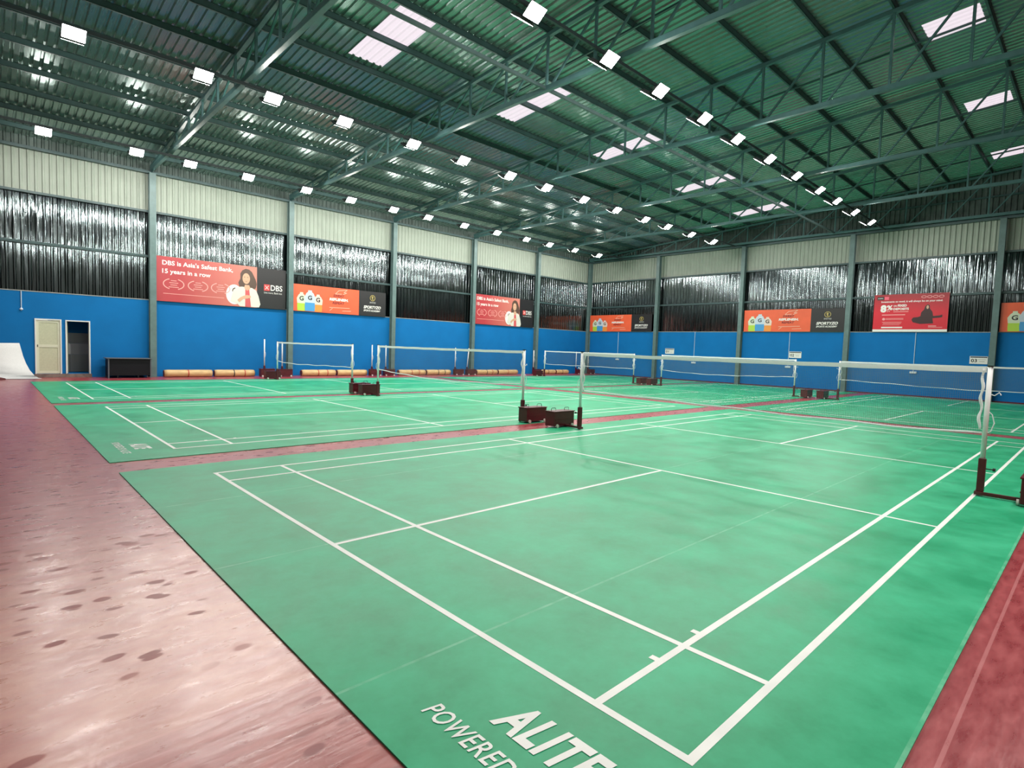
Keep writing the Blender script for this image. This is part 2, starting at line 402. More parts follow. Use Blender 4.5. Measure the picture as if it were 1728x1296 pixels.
# roof sheets with openings for the translucent panels
SKY_L = [(5.2, 6.2), (10.4, 11.2), (15.4, 16.2), (21.4, 22.2), (27.2, 28.2)]
SKY_R = [(15.2, 16.2), (21.2, 22.2), (27.2, 28.2)]
def in_sky(x, ya, yb):
    ym = (ya+yb)/2
    if 10.65 < ym < 13.25: return any(a-1e-4 < x < b-1e-4 for a, b in SKY_L)
    if 1.66 < ym < 2.78: return any(a-1e-4 < x < b-1e-4 for a, b in SKY_R)
    return False
def roof_profile(x0, x1):
    out = []; n = round((x1-x0)/0.2)
    for i in range(n):
        a = x0 + 0.2*i
        for t, h in ((0, 0), (0.11, 0), (0.13, 1), (0.175, 1)): out.append((a+t, h))
    out.append((x1, 0)); return out
def roof_sheet():
    b = MB(); xs = roof_profile(-8.0, 30.2)
    ys = [YW+0.35, 13.25, 10.65, 2.78, 1.66, 0.0, YR-0.3]
    for x, h in xs:
        for y in ys: b.v.append((x, y, roof_z(y) + 0.038*h))
    n = len(ys)
    for i in range(len(xs)-1):
        for j in range(n-1):
            if in_sky(xs[i][0], ys[j], ys[j+1]): continue
            b.f.append((i*n+j, (i+1)*n+j, (i+1)*n+j+1, i*n+j+1))
    return struct(b.build('ceiling', M['roof']))
roof_sheet()
k = 0
for rngs, ya, yb in ((SKY_L, 13.25, 10.65), (SKY_R, 2.78, 1.66)):
    for a, c in rngs:
        k += 1; b = MB(); xs = roof_profile(a, c)
        for x, h in xs:
            for y in (ya+0.05, yb-0.05): b.v.append((x, y, roof_z(y) + 0.032*h + 0.003))
        for i in range(len(xs)-1): b.f.append((2*i, 2*i+2, 2*i+3, 2*i+1))
        struct(b.build('window_%d' % k, M['skylight']))

# ------------------------------------------------------------------ doors
def door_one():
    t = empty('door_1', (-0.57, YW, 0.13)); struct(t)
    MB().box(0, 0.04, -0.03, 0.1, 0, 1.95).box(0.70, 0.74, -0.03, 0.1, 0, 1.95).box(0.04, 0.70, -0.03, 0.1, 1.91, 1.95).build('door_frame', M['frame'], t)
    lf = MB().box(0.04, 0.11, 0.0, 0.035, 0.01, 1.90).box(0.63, 0.70, 0.0, 0.035, 0.01, 1.90)
    for z0, z1 in ((0.01, 0.10), (0.94, 1.04), (1.82, 1.90)): lf.box(0.11, 0.63, 0.0, 0.035, z0, z1)
    leaf = lf.build('door_leaf', M['doorrail'], t)
    MB().box(0.11, 0.63, 0.012, 0.022, 0.10, 0.94).build('lower_panel', M['door'], leaf)
    MB().box(0.11, 0.63, 0.012, 0.022, 1.04, 1.82).build('upper_panel', M['door'], leaf)
    MB().box(0.065, 0.085, -0.012, 0.0, 0.95, 1.03).build('latch', M['handle'], leaf)
    return t
def door_two():
    t = empty('door_2', (0.28, YW, 0.13)); struct(t)
    MB().box(0, 0.035, -0.03, 0.2, 0, 1.94).box(0.685, 0.72, -0.03, 0.2, 0, 1.94).box(0.035, 0.685, -0.03, 0.2, 1.90, 1.94).build('door_frame', M['frame'], t)
    # leaf swung open into the room behind
    MB().bar((0.055, 0.2, 0.95), (0.13, 0.85, 0.95), 0.035, 1.88).build('door_leaf', M['doorrail'], t)
    return t
door_one(); door_two()
struct(MB().box(-0.60, 1.03, YW-0.07, YW-0.001, 0, 0.13).build('trim_1', M['sill']))
# room seen through the open doorway: tiled wall, blue above
def back_room():
    r = struct(MB().box(0.0, 2.2, YW+1.5, YW+1.6, 0.0, 3.0).box(-0.1, 0.0, YW+0.2, YW+1.6, 0, 3.0).box(2.2, 2.3, YW+0.2, YW+1.6, 0, 3.0)
               .box(0, 2.2, YW+0.2, YW+1.6, 0.05, 0.13).box(0, 2.2, YW+0.2, YW+1.6, 2.95, 3.0).build('wall_back_room', M['blue']))
    g = [ink('tile_grey', (0.32, 0.32, 0.35), .4), ink('tile_pale', (0.55, 0.55, 0.55), .4), ink('tile_dark', (0.16, 0.165, 0.17), .4), ink('tile_mid', (0.24, 0.25, 0.25), .4)]
    rows = [(0.13, 0.80, (2, 3)), (0.80, 1.22, (1, 0)), (1.22, 1.62, (0, 0))]
    for z0, z1, cc in rows:
        for i in range(4):
            MB().box(0.01+i*0.55, 0.01+(i+1)*0.55-0.004, YW+1.485, YW+1.5, z0, z1-0.004).build('wall_tile', g[cc[i % 2]], r)
back_room()

# ------------------------------------------------------------------ columns
ORD = ['first', 'second', 'third', 'fourth', 'fifth', 'sixth', 'seventh', 'eighth', 'ninth', 'tenth', 'eleventh', 'twelfth', 'thirteenth', 'fourteenth', 'fifteenth', 'sixteenth', 'seventeenth', 'eighteenth']
def column_mesh(h):
    b = MB()   # H section, flanges parallel to the wall
    b.box(-0.11, 0.11, -0.12, -0.105, 0.012, h).box(-0.11, 0.11, 0.105, 0.12, 0.012, h).box(-0.006, 0.006, -0.105, 0.105, 0.012, h)
    return b
def column(x, y, rz, h, label):
    t = empty('steel_column', (x, y, 0), rz); tag(t, label, 'column', 'steel columns along the walls')
    column_mesh(h).build('shaft', M['column'], t)
    MB().box(-0.15, 0.15, -0.16, 0.12, 0, 0.012).build('base_plate', M['column'], t)
    MB().box(-0.13, 0.13, -0.14, 0.12, h, h+0.012).build('cap_plate', M['steel'], t)
    return t
labs = ['grey green steel column at the near end of the big bank banner beside the desk',
        'grey green steel column between the big bank banner and the orange drinks banner',
        'grey green steel column past the black end of the door wall drinks banner',
        'grey green steel column at the near edge of the smaller red bank banner',
        'grey green steel column between the smaller red bank banner and the hall corner']
for x, l in zip(COLX, labs): column(x, YW-0.13, 0, 7.84, l)
labs = ['grey green steel column on the end wall beside the 01 court sign',
        'grey green steel column at the bottle end of the orange drinks banner above sign 02',
        'grey green steel column between the 02 drinks banner and the red 8% banner',
        'grey green steel column directly right of the 03 court sign']
for y, l in zip(COLY, labs): column(XW-0.13, y, -math.pi/2, 7.82, l)
column(XW-0.13, YW-0.13, -math.pi/2, 7.82, 'grey green steel column standing in the corner where the two blue walls meet')

# ------------------------------------------------------------------ roof trusses
NODES = [1.5*i for i in range(16, -6, -1)]
def make_truss():
    t = empty('roof_truss', (0, 0, 0))
    b = MB()
    b.angle((0.0, YW-0.1, 7.96), (0.0, YR, 7.96), 0.11, 0.014)
    b.build('bottom_chord', M['steel'], t)
    b = MB(); zc = chord_z
    b.bar((0, YW-0.05, zc(YW)), (0, 0, zc(0)), 0.10, 0.09).bar((0, 0, zc(0)), (0, YR, zc(YR)), 0.10, 0.09)
    b.build('top_chord', M['steel'], t)
    for y in NODES:
        if abs(y) > 23.5: continue
        MB().bar((0, y, 7.97), (0, y, zc(y)-0.03), 0.055, 0.055, (1, 0, 0)).build('web_post', M['steel'], t)
    for i, y in enumerate(NODES[1:]):
        y2 = y + 1.5
        if y2 > 23.5 or y < 0: continue
        MB().bar((0.02, y, zc(y)-0.04), (0.02, y2-0.06, 7.98), 0.05, 0.045, (1, 0, 0)).build('diagonal_brace', M['steel'], t)
    for y in NODES:
        y2 = y - 1.5
        if y > 0 or y2 < YR: continue
        MB().bar((0.02, y, zc(y)-0.04), (0.02, y2+0.06, 7.98), 0.05, 0.045, (1, 0, 0)).build('diagonal_brace', M['steel'], t)
    # end gusset on the column and stiffened splice plates
    MB().box(-0.012, 0.012, YW-0.5, YW-0.05, 7.90, 8.16).build('end_gusset', M['steel'], t)
    return t
tl = ['teal lattice roof truss meeting the column beside the black desk',
      'teal lattice roof truss meeting the column between the big bank banner and drinks banner',
      'teal lattice roof truss meeting the column past the door side drinks banner',
      'teal lattice roof truss meeting the column at the near edge of the smaller bank banner',
      'teal lattice roof truss meeting the last column before the hall corner',
      'teal lattice roof truss set flat against the dark gable of the end wall']
T = make_truss(); index_tree(T)
for i, x in enumerate(BAY[2:]):
    o = T if i == 0 else copy_tree(T)
    o.location.x = x if i < 5 else XW - 0.20
    tag(o, tl[i], 'truss', 'roof trusses')

# purlins: C sections running the length of the hall
def purlin(y, label):
    s = 1 if y >= 0 else -1
    b = MB(); z = roof_z(y) - 0.075; x0, x1 = XN, XW
    b.box(x0, x1, y-0.03, y-0.022, z-0.075, z+0.075).box(x0, x1, y-0.03, y+0.03, z+0.067, z+0.075).box(x0, x1, y-0.03, y+0.03, z-0.075, z-0.067)
    b.box(x0, x1, y+0.024, y+0.03, z-0.067, z-0.045).box(x0, x1, y+0.024, y+0.03, z+0.045, z+0.067)
    tag(b.build('roof_purlin', M['purlin']), label, 'purlin', 'purlins under the roof sheets')
for i, y in enumerate([1.5*k for k in range(16, 0, -1)]):
    purlin(y, 'dark green roof purlin, %s in from the wall with the doors' % ORD[i])
purlin(0.0, 'dark green ridge purlin at the very top of the roof')

# thin sag rods and the long tie running under the trusses
for i, (x, ya, yb) in enumerate(((9.7, 1.5, 13.5), (15.7, 1.5, 9.0), (21.7, 1.5, 9.0), (27.0, 1.5, 9.0))):
    o = MB().bar((x, ya, roof_z(ya)-0.16), (x, yb, roof_z(yb)-0.16), 0.045, 0.045).build('sag_rod', M['purlin'])
    tag(o, ['thin dark steel rod tying purlins between the second and third trusses from the desk',
            'thin dark steel rod tying purlins beside the nearest high skylight',
            'thin dark steel rod tying purlins beside the middle high skylight',
            'thin dark steel rod tying purlins in the bay against the gable'][i], 'rod', 'sag rods between the purlins')
o = MB().box(XN, XW-0.25, 8.97, 9.03, 7.98, 8.06).build('tie_beam', M['tie'])
tag(o, 'long slim steel tie running under all the trusses towards the end wall', 'beam')

# ------------------------------------------------------------------ floodlights on their rails
LX = [-0.45, 1.95, 3.55, 5.5, 7.75, 9.7, 11.8, 13.7, 15.9, 18.1, 20.3, 22.2, 24.45, 26.8]
ROWS = [(21.9, 'above the far court line by the door side wall'), (14.15, 'over the middle of the hall'), (6.78, 'over the gap beside the nearest court'), (-1.6, 'added out of frame beside the nearest court')]  # last row is unseen, added as fill to brighten the near floor
rail_l = ['dark square lamp rail hung beneath the trusses close to the wall with the doors',
          'dark square lamp rail hung beneath the trusses along the middle of the hall',
          'dark square lamp rail hung beneath the trusses over the gap beside the nearest court',
          'dark square lamp rail added out of frame right of the nearest court']
for (y, _), l in zip(ROWS, rail_l):
    o = MB().box(XN, XW-0.3, y-0.025, y+0.025, 7.86, 7.93).build('lighting_rail', M['rail'])
    tag(o, l, 'rail', 'lamp rails under the trusses')
def make_flood():
    t = empty('floodlight', (0, 0, 7.86))
    MB().bar((0, 0, 0.0), (0, 0, -0.09), 0.03, 0.03, (1, 0, 0)).box(-0.02, 0.02, -0.10, 0.10, -0.10, -0.085).build('bracket', M['housing'], t)
    for s in (-1, 1):
        th = math.radians(36)
        c = Vector((0, s*0.17, -0.16)); n = Vector((0, s*math.sin(th), -math.cos(th))); v = Vector((0, math.cos(th), s*math.sin(th)))
        X = Vector((1, 0, 0))
        b = MB(); q = []
        for d, hw, hv in ((0.0, 0.20, 0.145), (-0.05, 0.18, 0.125)):
            for i, j in ((-1,-1),(1,-1),(1,1),(-1,1)): q.append(c + X*i*hw + v*j*hv + n*d)
        b.add(q, [(4,5,6,7),(0,1,5,4),(1,2,6,5),(2,3,7,6),(3,0,4,7),(3,2,1,0)])
        for f in range(-3, 4):    # cooling fins on the back
            p = c + X*(f*0.045) - n*0.065; b.bar(p - v*0.11, p + v*0.11, 0.006, 0.03, n)
        h = b.build('lamp_housing', M['housing'], t)
        q = [c + X*i*0.19 + v*j*0.135 + n*0.004 for i, j in ((-1,-1),(1,-1),(1,1),(-1,1))]
        f = (0, 1, 2, 3)
        nn = (q[1]-q[0]).cross(q[2]-q[0])
        if nn.dot(n) < 0: f = (3, 2, 1, 0)
        MB().add(q, [f]).build('led_panel', M['lamp'], h)
    return t
F = make_flood(); index_tree(F); first = True
rown = ['the lamp rail nearest the door wall', 'the middle lamp rail', 'the lamp rail above the near court', 'the unseen lamp rail']
for r, (y, _) in enumerate(ROWS):
    xs = LX if r < 2 else LX[3:] if r == 2 else [-0.45, 1.95, 3.55, 5.5, 7.75, 9.7]
    for i, x in enumerate(xs):
        o = F if first else copy_tree(F); first = False
        o.location.x = x; o.location.y = y
        if r == 3: lab = 'added fill floodlight out of frame right of the near court, %s along' % ORD[i]
        elif r == 2: lab = 'lit floodlight on %s, %s from its far end' % (rown[r], ORD[len(xs)-1-i])
        else: lab = 'lit floodlight on %s, %s from its near end' % (rown[r], ORD[i])
        tag(o, lab, 'floodlight', ['floodlights by the door side wall', 'floodlights along the middle', 'floodlights over the near court gap', 'added fill floodlights out of frame'][r])

# ------------------------------------------------------------------ court mats with painted lines and lettering
XA, XD = 0.0, 15.75
def court_lines(b, x0, y0):
    z0, z1 = 0.010, 0.0115; L, W, t = 13.4, 6.1, 0.04
    def hx(y, a, c): b.box(x0+a, x0+c, y0+y, y0+y+t, z0, z1)
    def hy(x, a, c): b.box(x0+x, x0+x+t, y0+a, y0+c, z0, z1)
    z = z1
    hx(0, 0, L); hx(W-t, 0, L)
    hx(0.46, t, L-t); hx(W-0.46-t, t, L-t)
    hy(0, t, W-t); hy(L-t, t, W-t)
    for x in (0.76, L-0.76-t, 6.7-1.98-t, 6.7+1.98):
        hy(x, t, 0.46); hy(x, 0.46+t, W-0.46-t); hy(x, W-0.46, W-t)
    for a, c in ((t, 0.76), (0.76+t, 6.7-1.98-t), (6.7+1.98+t, L-0.76-t), (L-0.76, L-t)):
        hx(W/2-t/2, a, c)
    for a in (0.53, 0.95):      # small testing marks by the singles line
        b.box(x0+a, x0+a+t, y0+0.50, y0+0.54, z0, z1)
def lettering(b, x0, y0):
    for body, yl, xb, ln, h, th, sh in (('ALITE', 0.70, -0.42, 0.51, 0.205, 0.035, 0.25), ('POWERED BY ALITE', 0.94, -0.60, 1.0, 0.098, 0.012, 0.25)):
        vs, fs = text_mesh(body, 0, 0, ln, h, 0, th, sh, 1.08)
        b.add([(x0+xb+v[2], y0+yl-v[0], 0.0125) for v in vs], [tuple(f) for f in fs])
mats = [(-0.82, 14.3, -0.54, 6.70, 0, 0, 'large green court mat nearest the camera with big white lettering at its corner'),
        (-0.82, 14.3, 7.36, 14.67, 0, 7.95, 'green court mat in the middle of the near row, second from the camera'),
        (-0.82, 14.3, 15.18, 22.6, 0, 15.84, 'green court mat in front of the black desk and the two doors'),
        (15.0, 29.45, -0.54, 6.70, XD, 0, 'green court mat in front of the end wall under the red 8% banner'),
        (15.0, 29.45, 7.36, 14.67, XD, 7.95, 'green court mat in front of the end wall under sign 02'),
        (15.0, 29.45, 15.18, 22.6, XD, 15.84, 'green court mat in the far corner of the hall')]
for x0, x1, y0, y1, cx, cy, lab in mats:
    t = empty('court_mat', (x0, y0, 0)); tag(t, lab, 'court mat', 'green badminton court mats')
    MB().box(0, x1-x0, 0, y1-y0, 0.001, 0.010).build('mat_sheet', M['green'], t)
    b = MB(); court_lines(b, cx-x0, cy-y0); b.build('court_lines', M['line'], t)
    if cx == 0:
        b = MB(); lettering(b, cx-x0, cy-y0); b.build('lettering', M['line'], t)

# ------------------------------------------------------------------ net stands
def stand_proto(gap, withcord=True, seed=0, L=0.60):
    """post at the origin, ballast box towards local +x"""
    rnd = random.Random(seed)
    t = empty('net_post_stand', (0, 0, 0))
    MB().box(-0.035, 0.035, -0.035, 0.035, 0.055, 0.45).build('post_sleeve', M['maroon'], t, bevel=0.004)
    MB().tube([(0, 0, 0.45), (0, 0, 1.55)], 0.026, 14).build('post', M['white'], t, smooth=True)
    MB().box(-0.03, 0.03, -0.03, 0.03, 1.55, 1.562).build('post_cap', M['handle'], t)
    kb = MB().tube([(0.035, 0, 0.33), (0.10, 0, 0.33)], 0.007, 8).tube([(0.10, 0, 0.33), (0.125, 0, 0.33)], 0.02, 10)
    kb.build('clamp_knob', M['black'], t)
    wd = 0.26; hl = L/2      # ballast box: long side across the rail
    MB().box(-0.05, gap+0.05, -0.06, -0.02, 0.015, 0.055).box(-0.05, 0.0, -0.02, 0.05, 0.015, 0.055).build('base_rail', M['maroon'], t, bevel=0.003)
    bx = MB().box(gap, gap+wd, -hl, hl, 0.03, 0.315).build('ballast_box', M['maroon'], t, bevel=0.006)
    MB().box(gap-0.012, gap+wd+0.012, -hl-0.012, hl+0.012, 0.315, 0.332).build('lid', M['maroon'], bx)
    MB().box(gap-0.008, gap, -hl+0.03, hl-0.03, 0.15, 0.165).box(gap+wd, gap+wd+0.008, -hl+0.03, hl-0.03, 0.15, 0.165).build('rib', M['maroon'], bx)
    for yh in (-hl+0.03, hl-0.17):
        xh = gap+wd/2
        MB().tube([(xh, yh, 0.332), (xh, yh+0.005, 0.375), (xh, yh+0.02, 0.39), (xh, yh+0.12, 0.39), (xh, yh+0.135, 0.375), (xh, yh+0.14, 0.332)], 0.006, 6).build('handle', M['handle'], bx)
    for yh in (-hl+0.07, hl-0.07):
        for xh in (gap-0.02, gap+wd+0.02):
            MB().tube([(xh-0.012, yh, 0.037), (xh+0.012, yh, 0.037)], 0.035, 14).build('caster', M['wheel'], bx)
    if withcord:
        c = [(0.03, 0, 1.22), (0.06, -0.01, 1.21), (0.085+0.02*rnd.random(), -0.02, 1.25), (0.12, -0.03, 1.22)]
        MB().tube(c, 0.006, 6).build('cord', M['tape'], t)
        pts = [(-0.02, 0.02, 1.05), (0.05, 0.03, 0.98), (0.075, 0.02, 0.88), (0.05, 0.0, 0.78), (-0.02, -0.01, 0.74)]
        MB().tube(pts, 0.006, 6).build('cord', M['tape'], t)
    return t
NETX = {0: 6.75, 1: 22.45}
stand_lab = {(0, 0, 0): 'white net post on a maroon weighted base at the near sideline of the closest court',
             (0, 0, 1): 'white net post on a maroon weighted box at the far sideline of the closest court',
             (0, 1, 0): 'net post on the near side of the second court, its maroon box meeting another box',
             (0, 1, 1): 'white net post on a maroon weighted box at the far sideline of the second court',
             (0, 2, 0): 'white net post with maroon box at the near sideline of the door court',
             (0, 2, 1): 'white net post with maroon box at the door court sideline facing the tan rolls',
             (1, 0, 0): 'net post on a maroon base at the open side of the sign 03 court',
             (1, 0, 1): 'white net post on a maroon box at the end wall, standing right of sign 02',
             (1, 1, 0): 'white net post on a maroon box directly under sign 02',
             (1, 1, 1): 'white net post on a maroon box under sign 01',
             (1, 2, 0): 'white net post on a maroon box, right side of the corner court',
             (1, 2, 1): 'white net post on a maroon box in the corner court, beside the tan rolls'}
POSTY = [(-0.03, 6.2), (7.84, 14.1), (15.72, 22.03)]
seed = 0
for row in (0, 1):
    for c, (ya, yb) in enumerate(POSTY):
        for side, y in ((0, ya), (1, yb)):
            gap = {(0, 0, 1): 0.40, (0, 1, 0): 0.19, (1, 1, 0): 0.36, (1, 0, 1): 0.42}.get((row, c, side), 0.38)
            t = stand_proto(gap, True, seed); seed += 1
            # local +x points away from the court
            t.rotation_euler = (0, 0, -math.pi/2 if side == 0 else math.pi/2)
            dx = 0.0
            t.location = (NETX[row]+dx, y, 0.0105 if (y > -0.5) else 0)
            tag(t, stand_lab[(row, c, side)], 'net post', 'net posts on the courts')

# ------------------------------------------------------------------ nets
def net(row, c, lab):
    ya, yb = POSTY[c]; X = NETX[row]; span = yb - ya
    t = empty('badminton_net', (X, yb, 0), -math.pi/2)    # local x runs from the far post to the near post
    tag(t, lab, 'net', 'badminton nets')
    n = 24
    def sag(u): return -0.008*4*u*(1-u)
    L = span
    a = 0.032
    tp = MB()
    for sgn in (-1, 1):
        pass
    vs = []; fs = []
    for i in range(n+1):
        u = i/n; x = a + (L-2*a)*u; z = 1.545 + sag(u) + 0.003*math.sin(i*1.9)
        vs += [(x, -0.004, z), (x, 0.004, z), (x, 0.004, z-0.058), (x, -0.004, z-0.058)]
    for i in range(n):
        for k in range(4): fs.append((4*i+k, 4*i+(k+1) % 4, 4*i+4+(k+1) % 4, 4*i+4+k))
    fs += [(0, 1, 2, 3), (4*n+3, 4*n+2, 4*n+1, 4*n)]
    tp.add(vs, fs).build('top_tape', M['tape'], t)
    def zb(u): return 0.79 + 0.03*math.sin(u*5.0+c*2+row) - 0.05*4*u*(1-u) + 0.008*math.sin(u*27+c)
    b = MB()
    for i in range(n+1):
        u = i/n; x = a + (L-2*a)*u; y = 0.02*math.sin(u*9+c)
        b.v += [(x, 0, 1.487+sag(u)), (x, y*0.5, (1.487+zb(u))/2), (x, y, zb(u))]
    for i in range(n):
        b.f += [(3*i, 3*i+3, 3*i+4, 3*i+1), (3*i+1, 3*i+4, 3*i+5, 3*i+2)]
    b.build('net_mesh', M['net'], t)
    MB().tube([(a+(L-2*a)*i/48, 0.02*math.sin(i/48*9+c), zb(i/48)) for i in range(49)], 0.012, 6).build('bottom_cord', M['tape'], t, smooth=True)
    for side, xe in ((1, 0.060), (-1, L-0.060)):
        pts = []; rad = []; sd = row*3+c*2+side
        for i in range(26):
            z = 1.53 - i*0.029
            pts.append((xe + side*0.010*math.sin(i*0.75+sd), 0.012*math.sin(i*0.5), z)); rad.append(0.010+0.007*abs(math.sin(i*0.42+sd)))
        MB().tube(pts, rad, 8).build('gathered_end', M['tape'], t, smooth=True)
for row, c, lab in ((0, 0, 'white taped badminton net across the closest court'), (0, 1, 'white taped badminton net across the second court'),
                    (0, 2, 'white taped badminton net across the court in front of the doors'),
                    (1, 0, 'white taped badminton net across the end wall court under sign 03'),
                    (1, 1, 'white taped badminton net under signs 01 and 02'),
                    (1, 2, 'white taped badminton net across the corner court')):
    net(row, c, lab)

# ------------------------------------------------------------------ spare stands stored along the wall
spare = [(7.04, 1), (7.81, 0), (12.27, 1), (13.05, 0), (17.5, 0), (18.36, 0.06), (23.8, 0), (28.0, 0), (29.3, 0)]
sl = ['tallest spare white net post on a maroon box by the wall rolls',
      'spare net post on a maroon box just behind the net of the door court',
      'spare net post in the second wall group, the one before the column',
      'spare net post in the second wall group, right beside the column',
      'spare upright white net post on a maroon box under the smaller bank banner',
      'spare leaning white net post on a maroon box under the smaller bank banner',
      'spare net post on a maroon box in front of the column near the hall corner',
      'spare white net post on a maroon box close to the hall corner',
      'spare white net post on a maroon box deepest in the hall corner']
for i, (x, k) in enumerate(spare):
    t = stand_proto(0.20, i % 2 == 0, 30+i)
    t.location = (-1.94+(x+1.94)*1.0118, 24.58, 0.0); t.rotation_euler = (0, 0, -math.pi/2)
    if i == 5:
        for ch in bpy.data.objects:
            if ch.parent == t and ch.name.split('.')[0] in ('post', 'post_cap', 'cord'):
                ch.rotation_euler = (-0.10, 0, 0); ch.location = (0, -0.045, 0)
    if i == 0: t.scale = (1, 1, 1.06)
    tag(t, sl[i], 'net post', 'spare net posts stored along the wall')

# ------------------------------------------------------------------ wrapped mat rolls along the wall
def roll(x0, x1, y, lab, seedn):
    rnd = random.Random(seedn); r = 0.145
    t = empty('mat_roll', ((x0+x1)/2, y, 0)); tag(t, lab, 'mat roll', 'wrapped mat rolls along the wall'); h = (x1-x0)/2
    n = 14; pts = [(-h + 2*h*i/n, 0, r+0.003) for i in range(n+1)]
    rr = [r*(1+0.018*rnd.uniform(-1, 1)) for _ in pts]; rr[0] = r*0.94; rr[-1] = r*0.94
    rr = [min(v, r+0.002) for v in rr]
    MB().tube(pts, rr, 24).build('kraft_wrap', M['kraft'], t, smooth=True)
    for s in (-1, 1):
        MB().tube([(s*(h-0.0), 0, r+0.003), (s*(h+0.012), 0, r+0.003)], r*0.9, 24).build('roll_end', M['rollend'], t)
        MB().tube([(s*(h+0.012), 0, r+0.003), (s*(h+0.016), 0, r+0.003)], r*0.35, 16).build('core', M['black'], t)
    for u in ([-0.02] if rnd.random() < .5 else [-0.05, 0.5]):
        MB().tube([(u*h-0.02, 0, r+0.003), (u*h+0.02, 0, r+0.003)], r*1.02, 24).build('strap', M['black'] if rnd.random() < .5 else M['redtape'], t)
rolls = [(3.28, 5.0), (5.10, 6.68), (8.78, 10.42), (10.52, 12.08), (13.95, 15.6), (15.7, 17.3), (19.25, 20.85), (20.95, 22.55), (24.7, 26.1), (26.2, 27.4)]
rl = ['tan wrapped mat roll on the floor, first one right of the black desk', 'tan wrapped mat roll on the floor, second one right of the black desk',
      'tan wrapped mat roll behind the door court net, beginning beside the spare posts', 'tan wrapped mat roll ending at the second group of spare posts',
      'tan wrapped mat roll under the bare dark cladding, nearer one', 'tan wrapped mat roll ending at the leaning spare post',
      'tan wrapped mat roll under the smaller bank banner, nearer one', 'tan wrapped mat roll under the smaller bank banner, farther one',
      'tan wrapped mat roll near the hall corner, nearer one', 'tan wrapped mat roll near the hall corner, farther one']
for i, ((a, b_), l) in enumerate(zip(rolls, rl)): roll(a, b_, 24.52, l, i)

# ------------------------------------------------------------------ desk, board and cloth by the doors
t = empty('office_desk', (2.10, 24.42, 0)); tag(t, 'black office desk with grey top standing against the blue wall right of the doors', 'desk')
MB().box(-0.73, 0.70, -0.36, 0.36, 0.715, 0.745).build('desk_top', M['desktop'], t, bevel=0.004)
MB().box(-0.64, 0.66, -0.30, -0.28, 0.10, 0.714).build('modesty_panel', M['deskblack'], t)
for x in (-0.66, 0.66):
    MB().box(x-0.015, x+0.015, -0.28, 0.33, 0.06, 0.714).build('side_panel', M['deskblack'], t)
    MB().box(x-0.02, x+0.02, -0.33, -0.29, 0.0, 0.714).build('leg', M['desktop'], t)
    MB().box(x-0.02, x+0.02, 0.29, 0.33, 0.0, 0.06).build('leg', M['desktop'], t)
for x in (-0.38, 0.26): MB().box(x-0.02, x+0.02, -0.30, -0.26, 0.0, 0.10).build('foot', M['deskblack'], t)

def board():
    prof = [(24.88, 1.20), (24.86, 1.0), (24.82, 0.75), (24.75, 0.5), (24.62, 0.27), (24.42, 0.10), (24.2, 0.03), (24.02, 0.022)]
    edge = [-0.98, -0.94, -0.89, -0.82, -0.73, -0.62, -0.52, -0.45]
    b = MB(); 
    for (y, z), e in zip(prof, edge):
        zl = z if z < 0.3 else z*0.97
        b.v += [(-2.6, y, zl), (e, y, z), (-2.6, y-0.012, zl-0.008), (e, y-0.012, z-0.008)]
    for i in range(len(prof)-1):
        p = 4*i
        b.f += [(p, p+1, p+5, p+4), (p+2, p+6, p+7, p+3), (p+1, p+3, p+7, p+5), (p, p+4, p+6, p+2)]
    b.f += [(0, 2, 3, 1), (28, 29, 31, 30)]
    tag(b.build('foam_sheet', M['board'], None, smooth=True), 'large white sheet leaning on the wall and curling onto the floor beside the doors', 'sheet')
board()
def cloth():
    b = MB(); rnd = random.Random(3); n, m_ = 16, 7
    for j in range(m_+1):
        for i in range(n):
            a = 2*math.pi*i/n; rr = math.cos(j/m_*math.pi/2)
            r = (0.17 + 0.035*math.sin(3*a) + 0.02*rnd.random())*max(rr, 0.02)
            b.v.append((-1.62+r*1.25*math.cos(a), 23.78+r*0.8*math.sin(a), 0.002+0.12*math.sin(j/m_*math.pi/2)*(0.8+0.3*math.sin(2*a+j))))
    for j in range(m_):
        for i in range(n): b.f.append((j*n+i, j*n+(i+1) % n, (j+1)*n+(i+1) % n, (j+1)*n+i))
    tag(b.build('crumpled_cloth', M['cloth'], None, smooth=True), 'small dark red crumpled cloth on the floor in front of the white sheet', 'cloth')
cloth()

# ------------------------------------------------------------------ wall conduits with sockets
def conduit(loc, rz, h, lab):
    t = empty('wall_conduit', loc, rz); tag(t, lab, 'conduit', 'white conduits down the blue walls')
    MB().tube([(0, -0.016, 0), (0, -0.016, h)], 0.014, 8).build('pipe', M['conduit'], t)
    MB().box(-0.14, 0.14, -0.05, 0, -0.09, 0.0).build('socket_box', M['pvc'], t, bevel=0.006)
conduit((XW, 22.2, 1.17), -math.pi/2, 1.83, 'white conduit and socket box under the corner drinks banner')
conduit((XW, 16.5, 1.17), -math.pi/2, 1.83, 'white conduit and socket box under bare cladding right of sign 01')
conduit((XW, 10.93, 1.17), -math.pi/2, 1.83, 'white conduit and socket box at the left edge of sign 02')
conduit((XW, 5.28, 1.17), -math.pi/2, 1.83, 'white conduit and socket box under the red 8% banner')
t = empty('wall_conduit', (-0.91, YW, 2.42)); tag(t, 'thin white conduit ending high on the wall above the white sheet', 'conduit', 'white conduits down the blue walls')
MB().tube([(0, -0.016, 0), (0, -0.016, 0.58)], 0.014, 8).build('pipe', M['conduit'], t)
MB().tube([(0, -0.02, 0.0), (0, -0.02, -0.05), (0, -0.02, -0.09)], [0.02, 0.055, 0.008], 8).build('plug_box', M['pvc'], t)

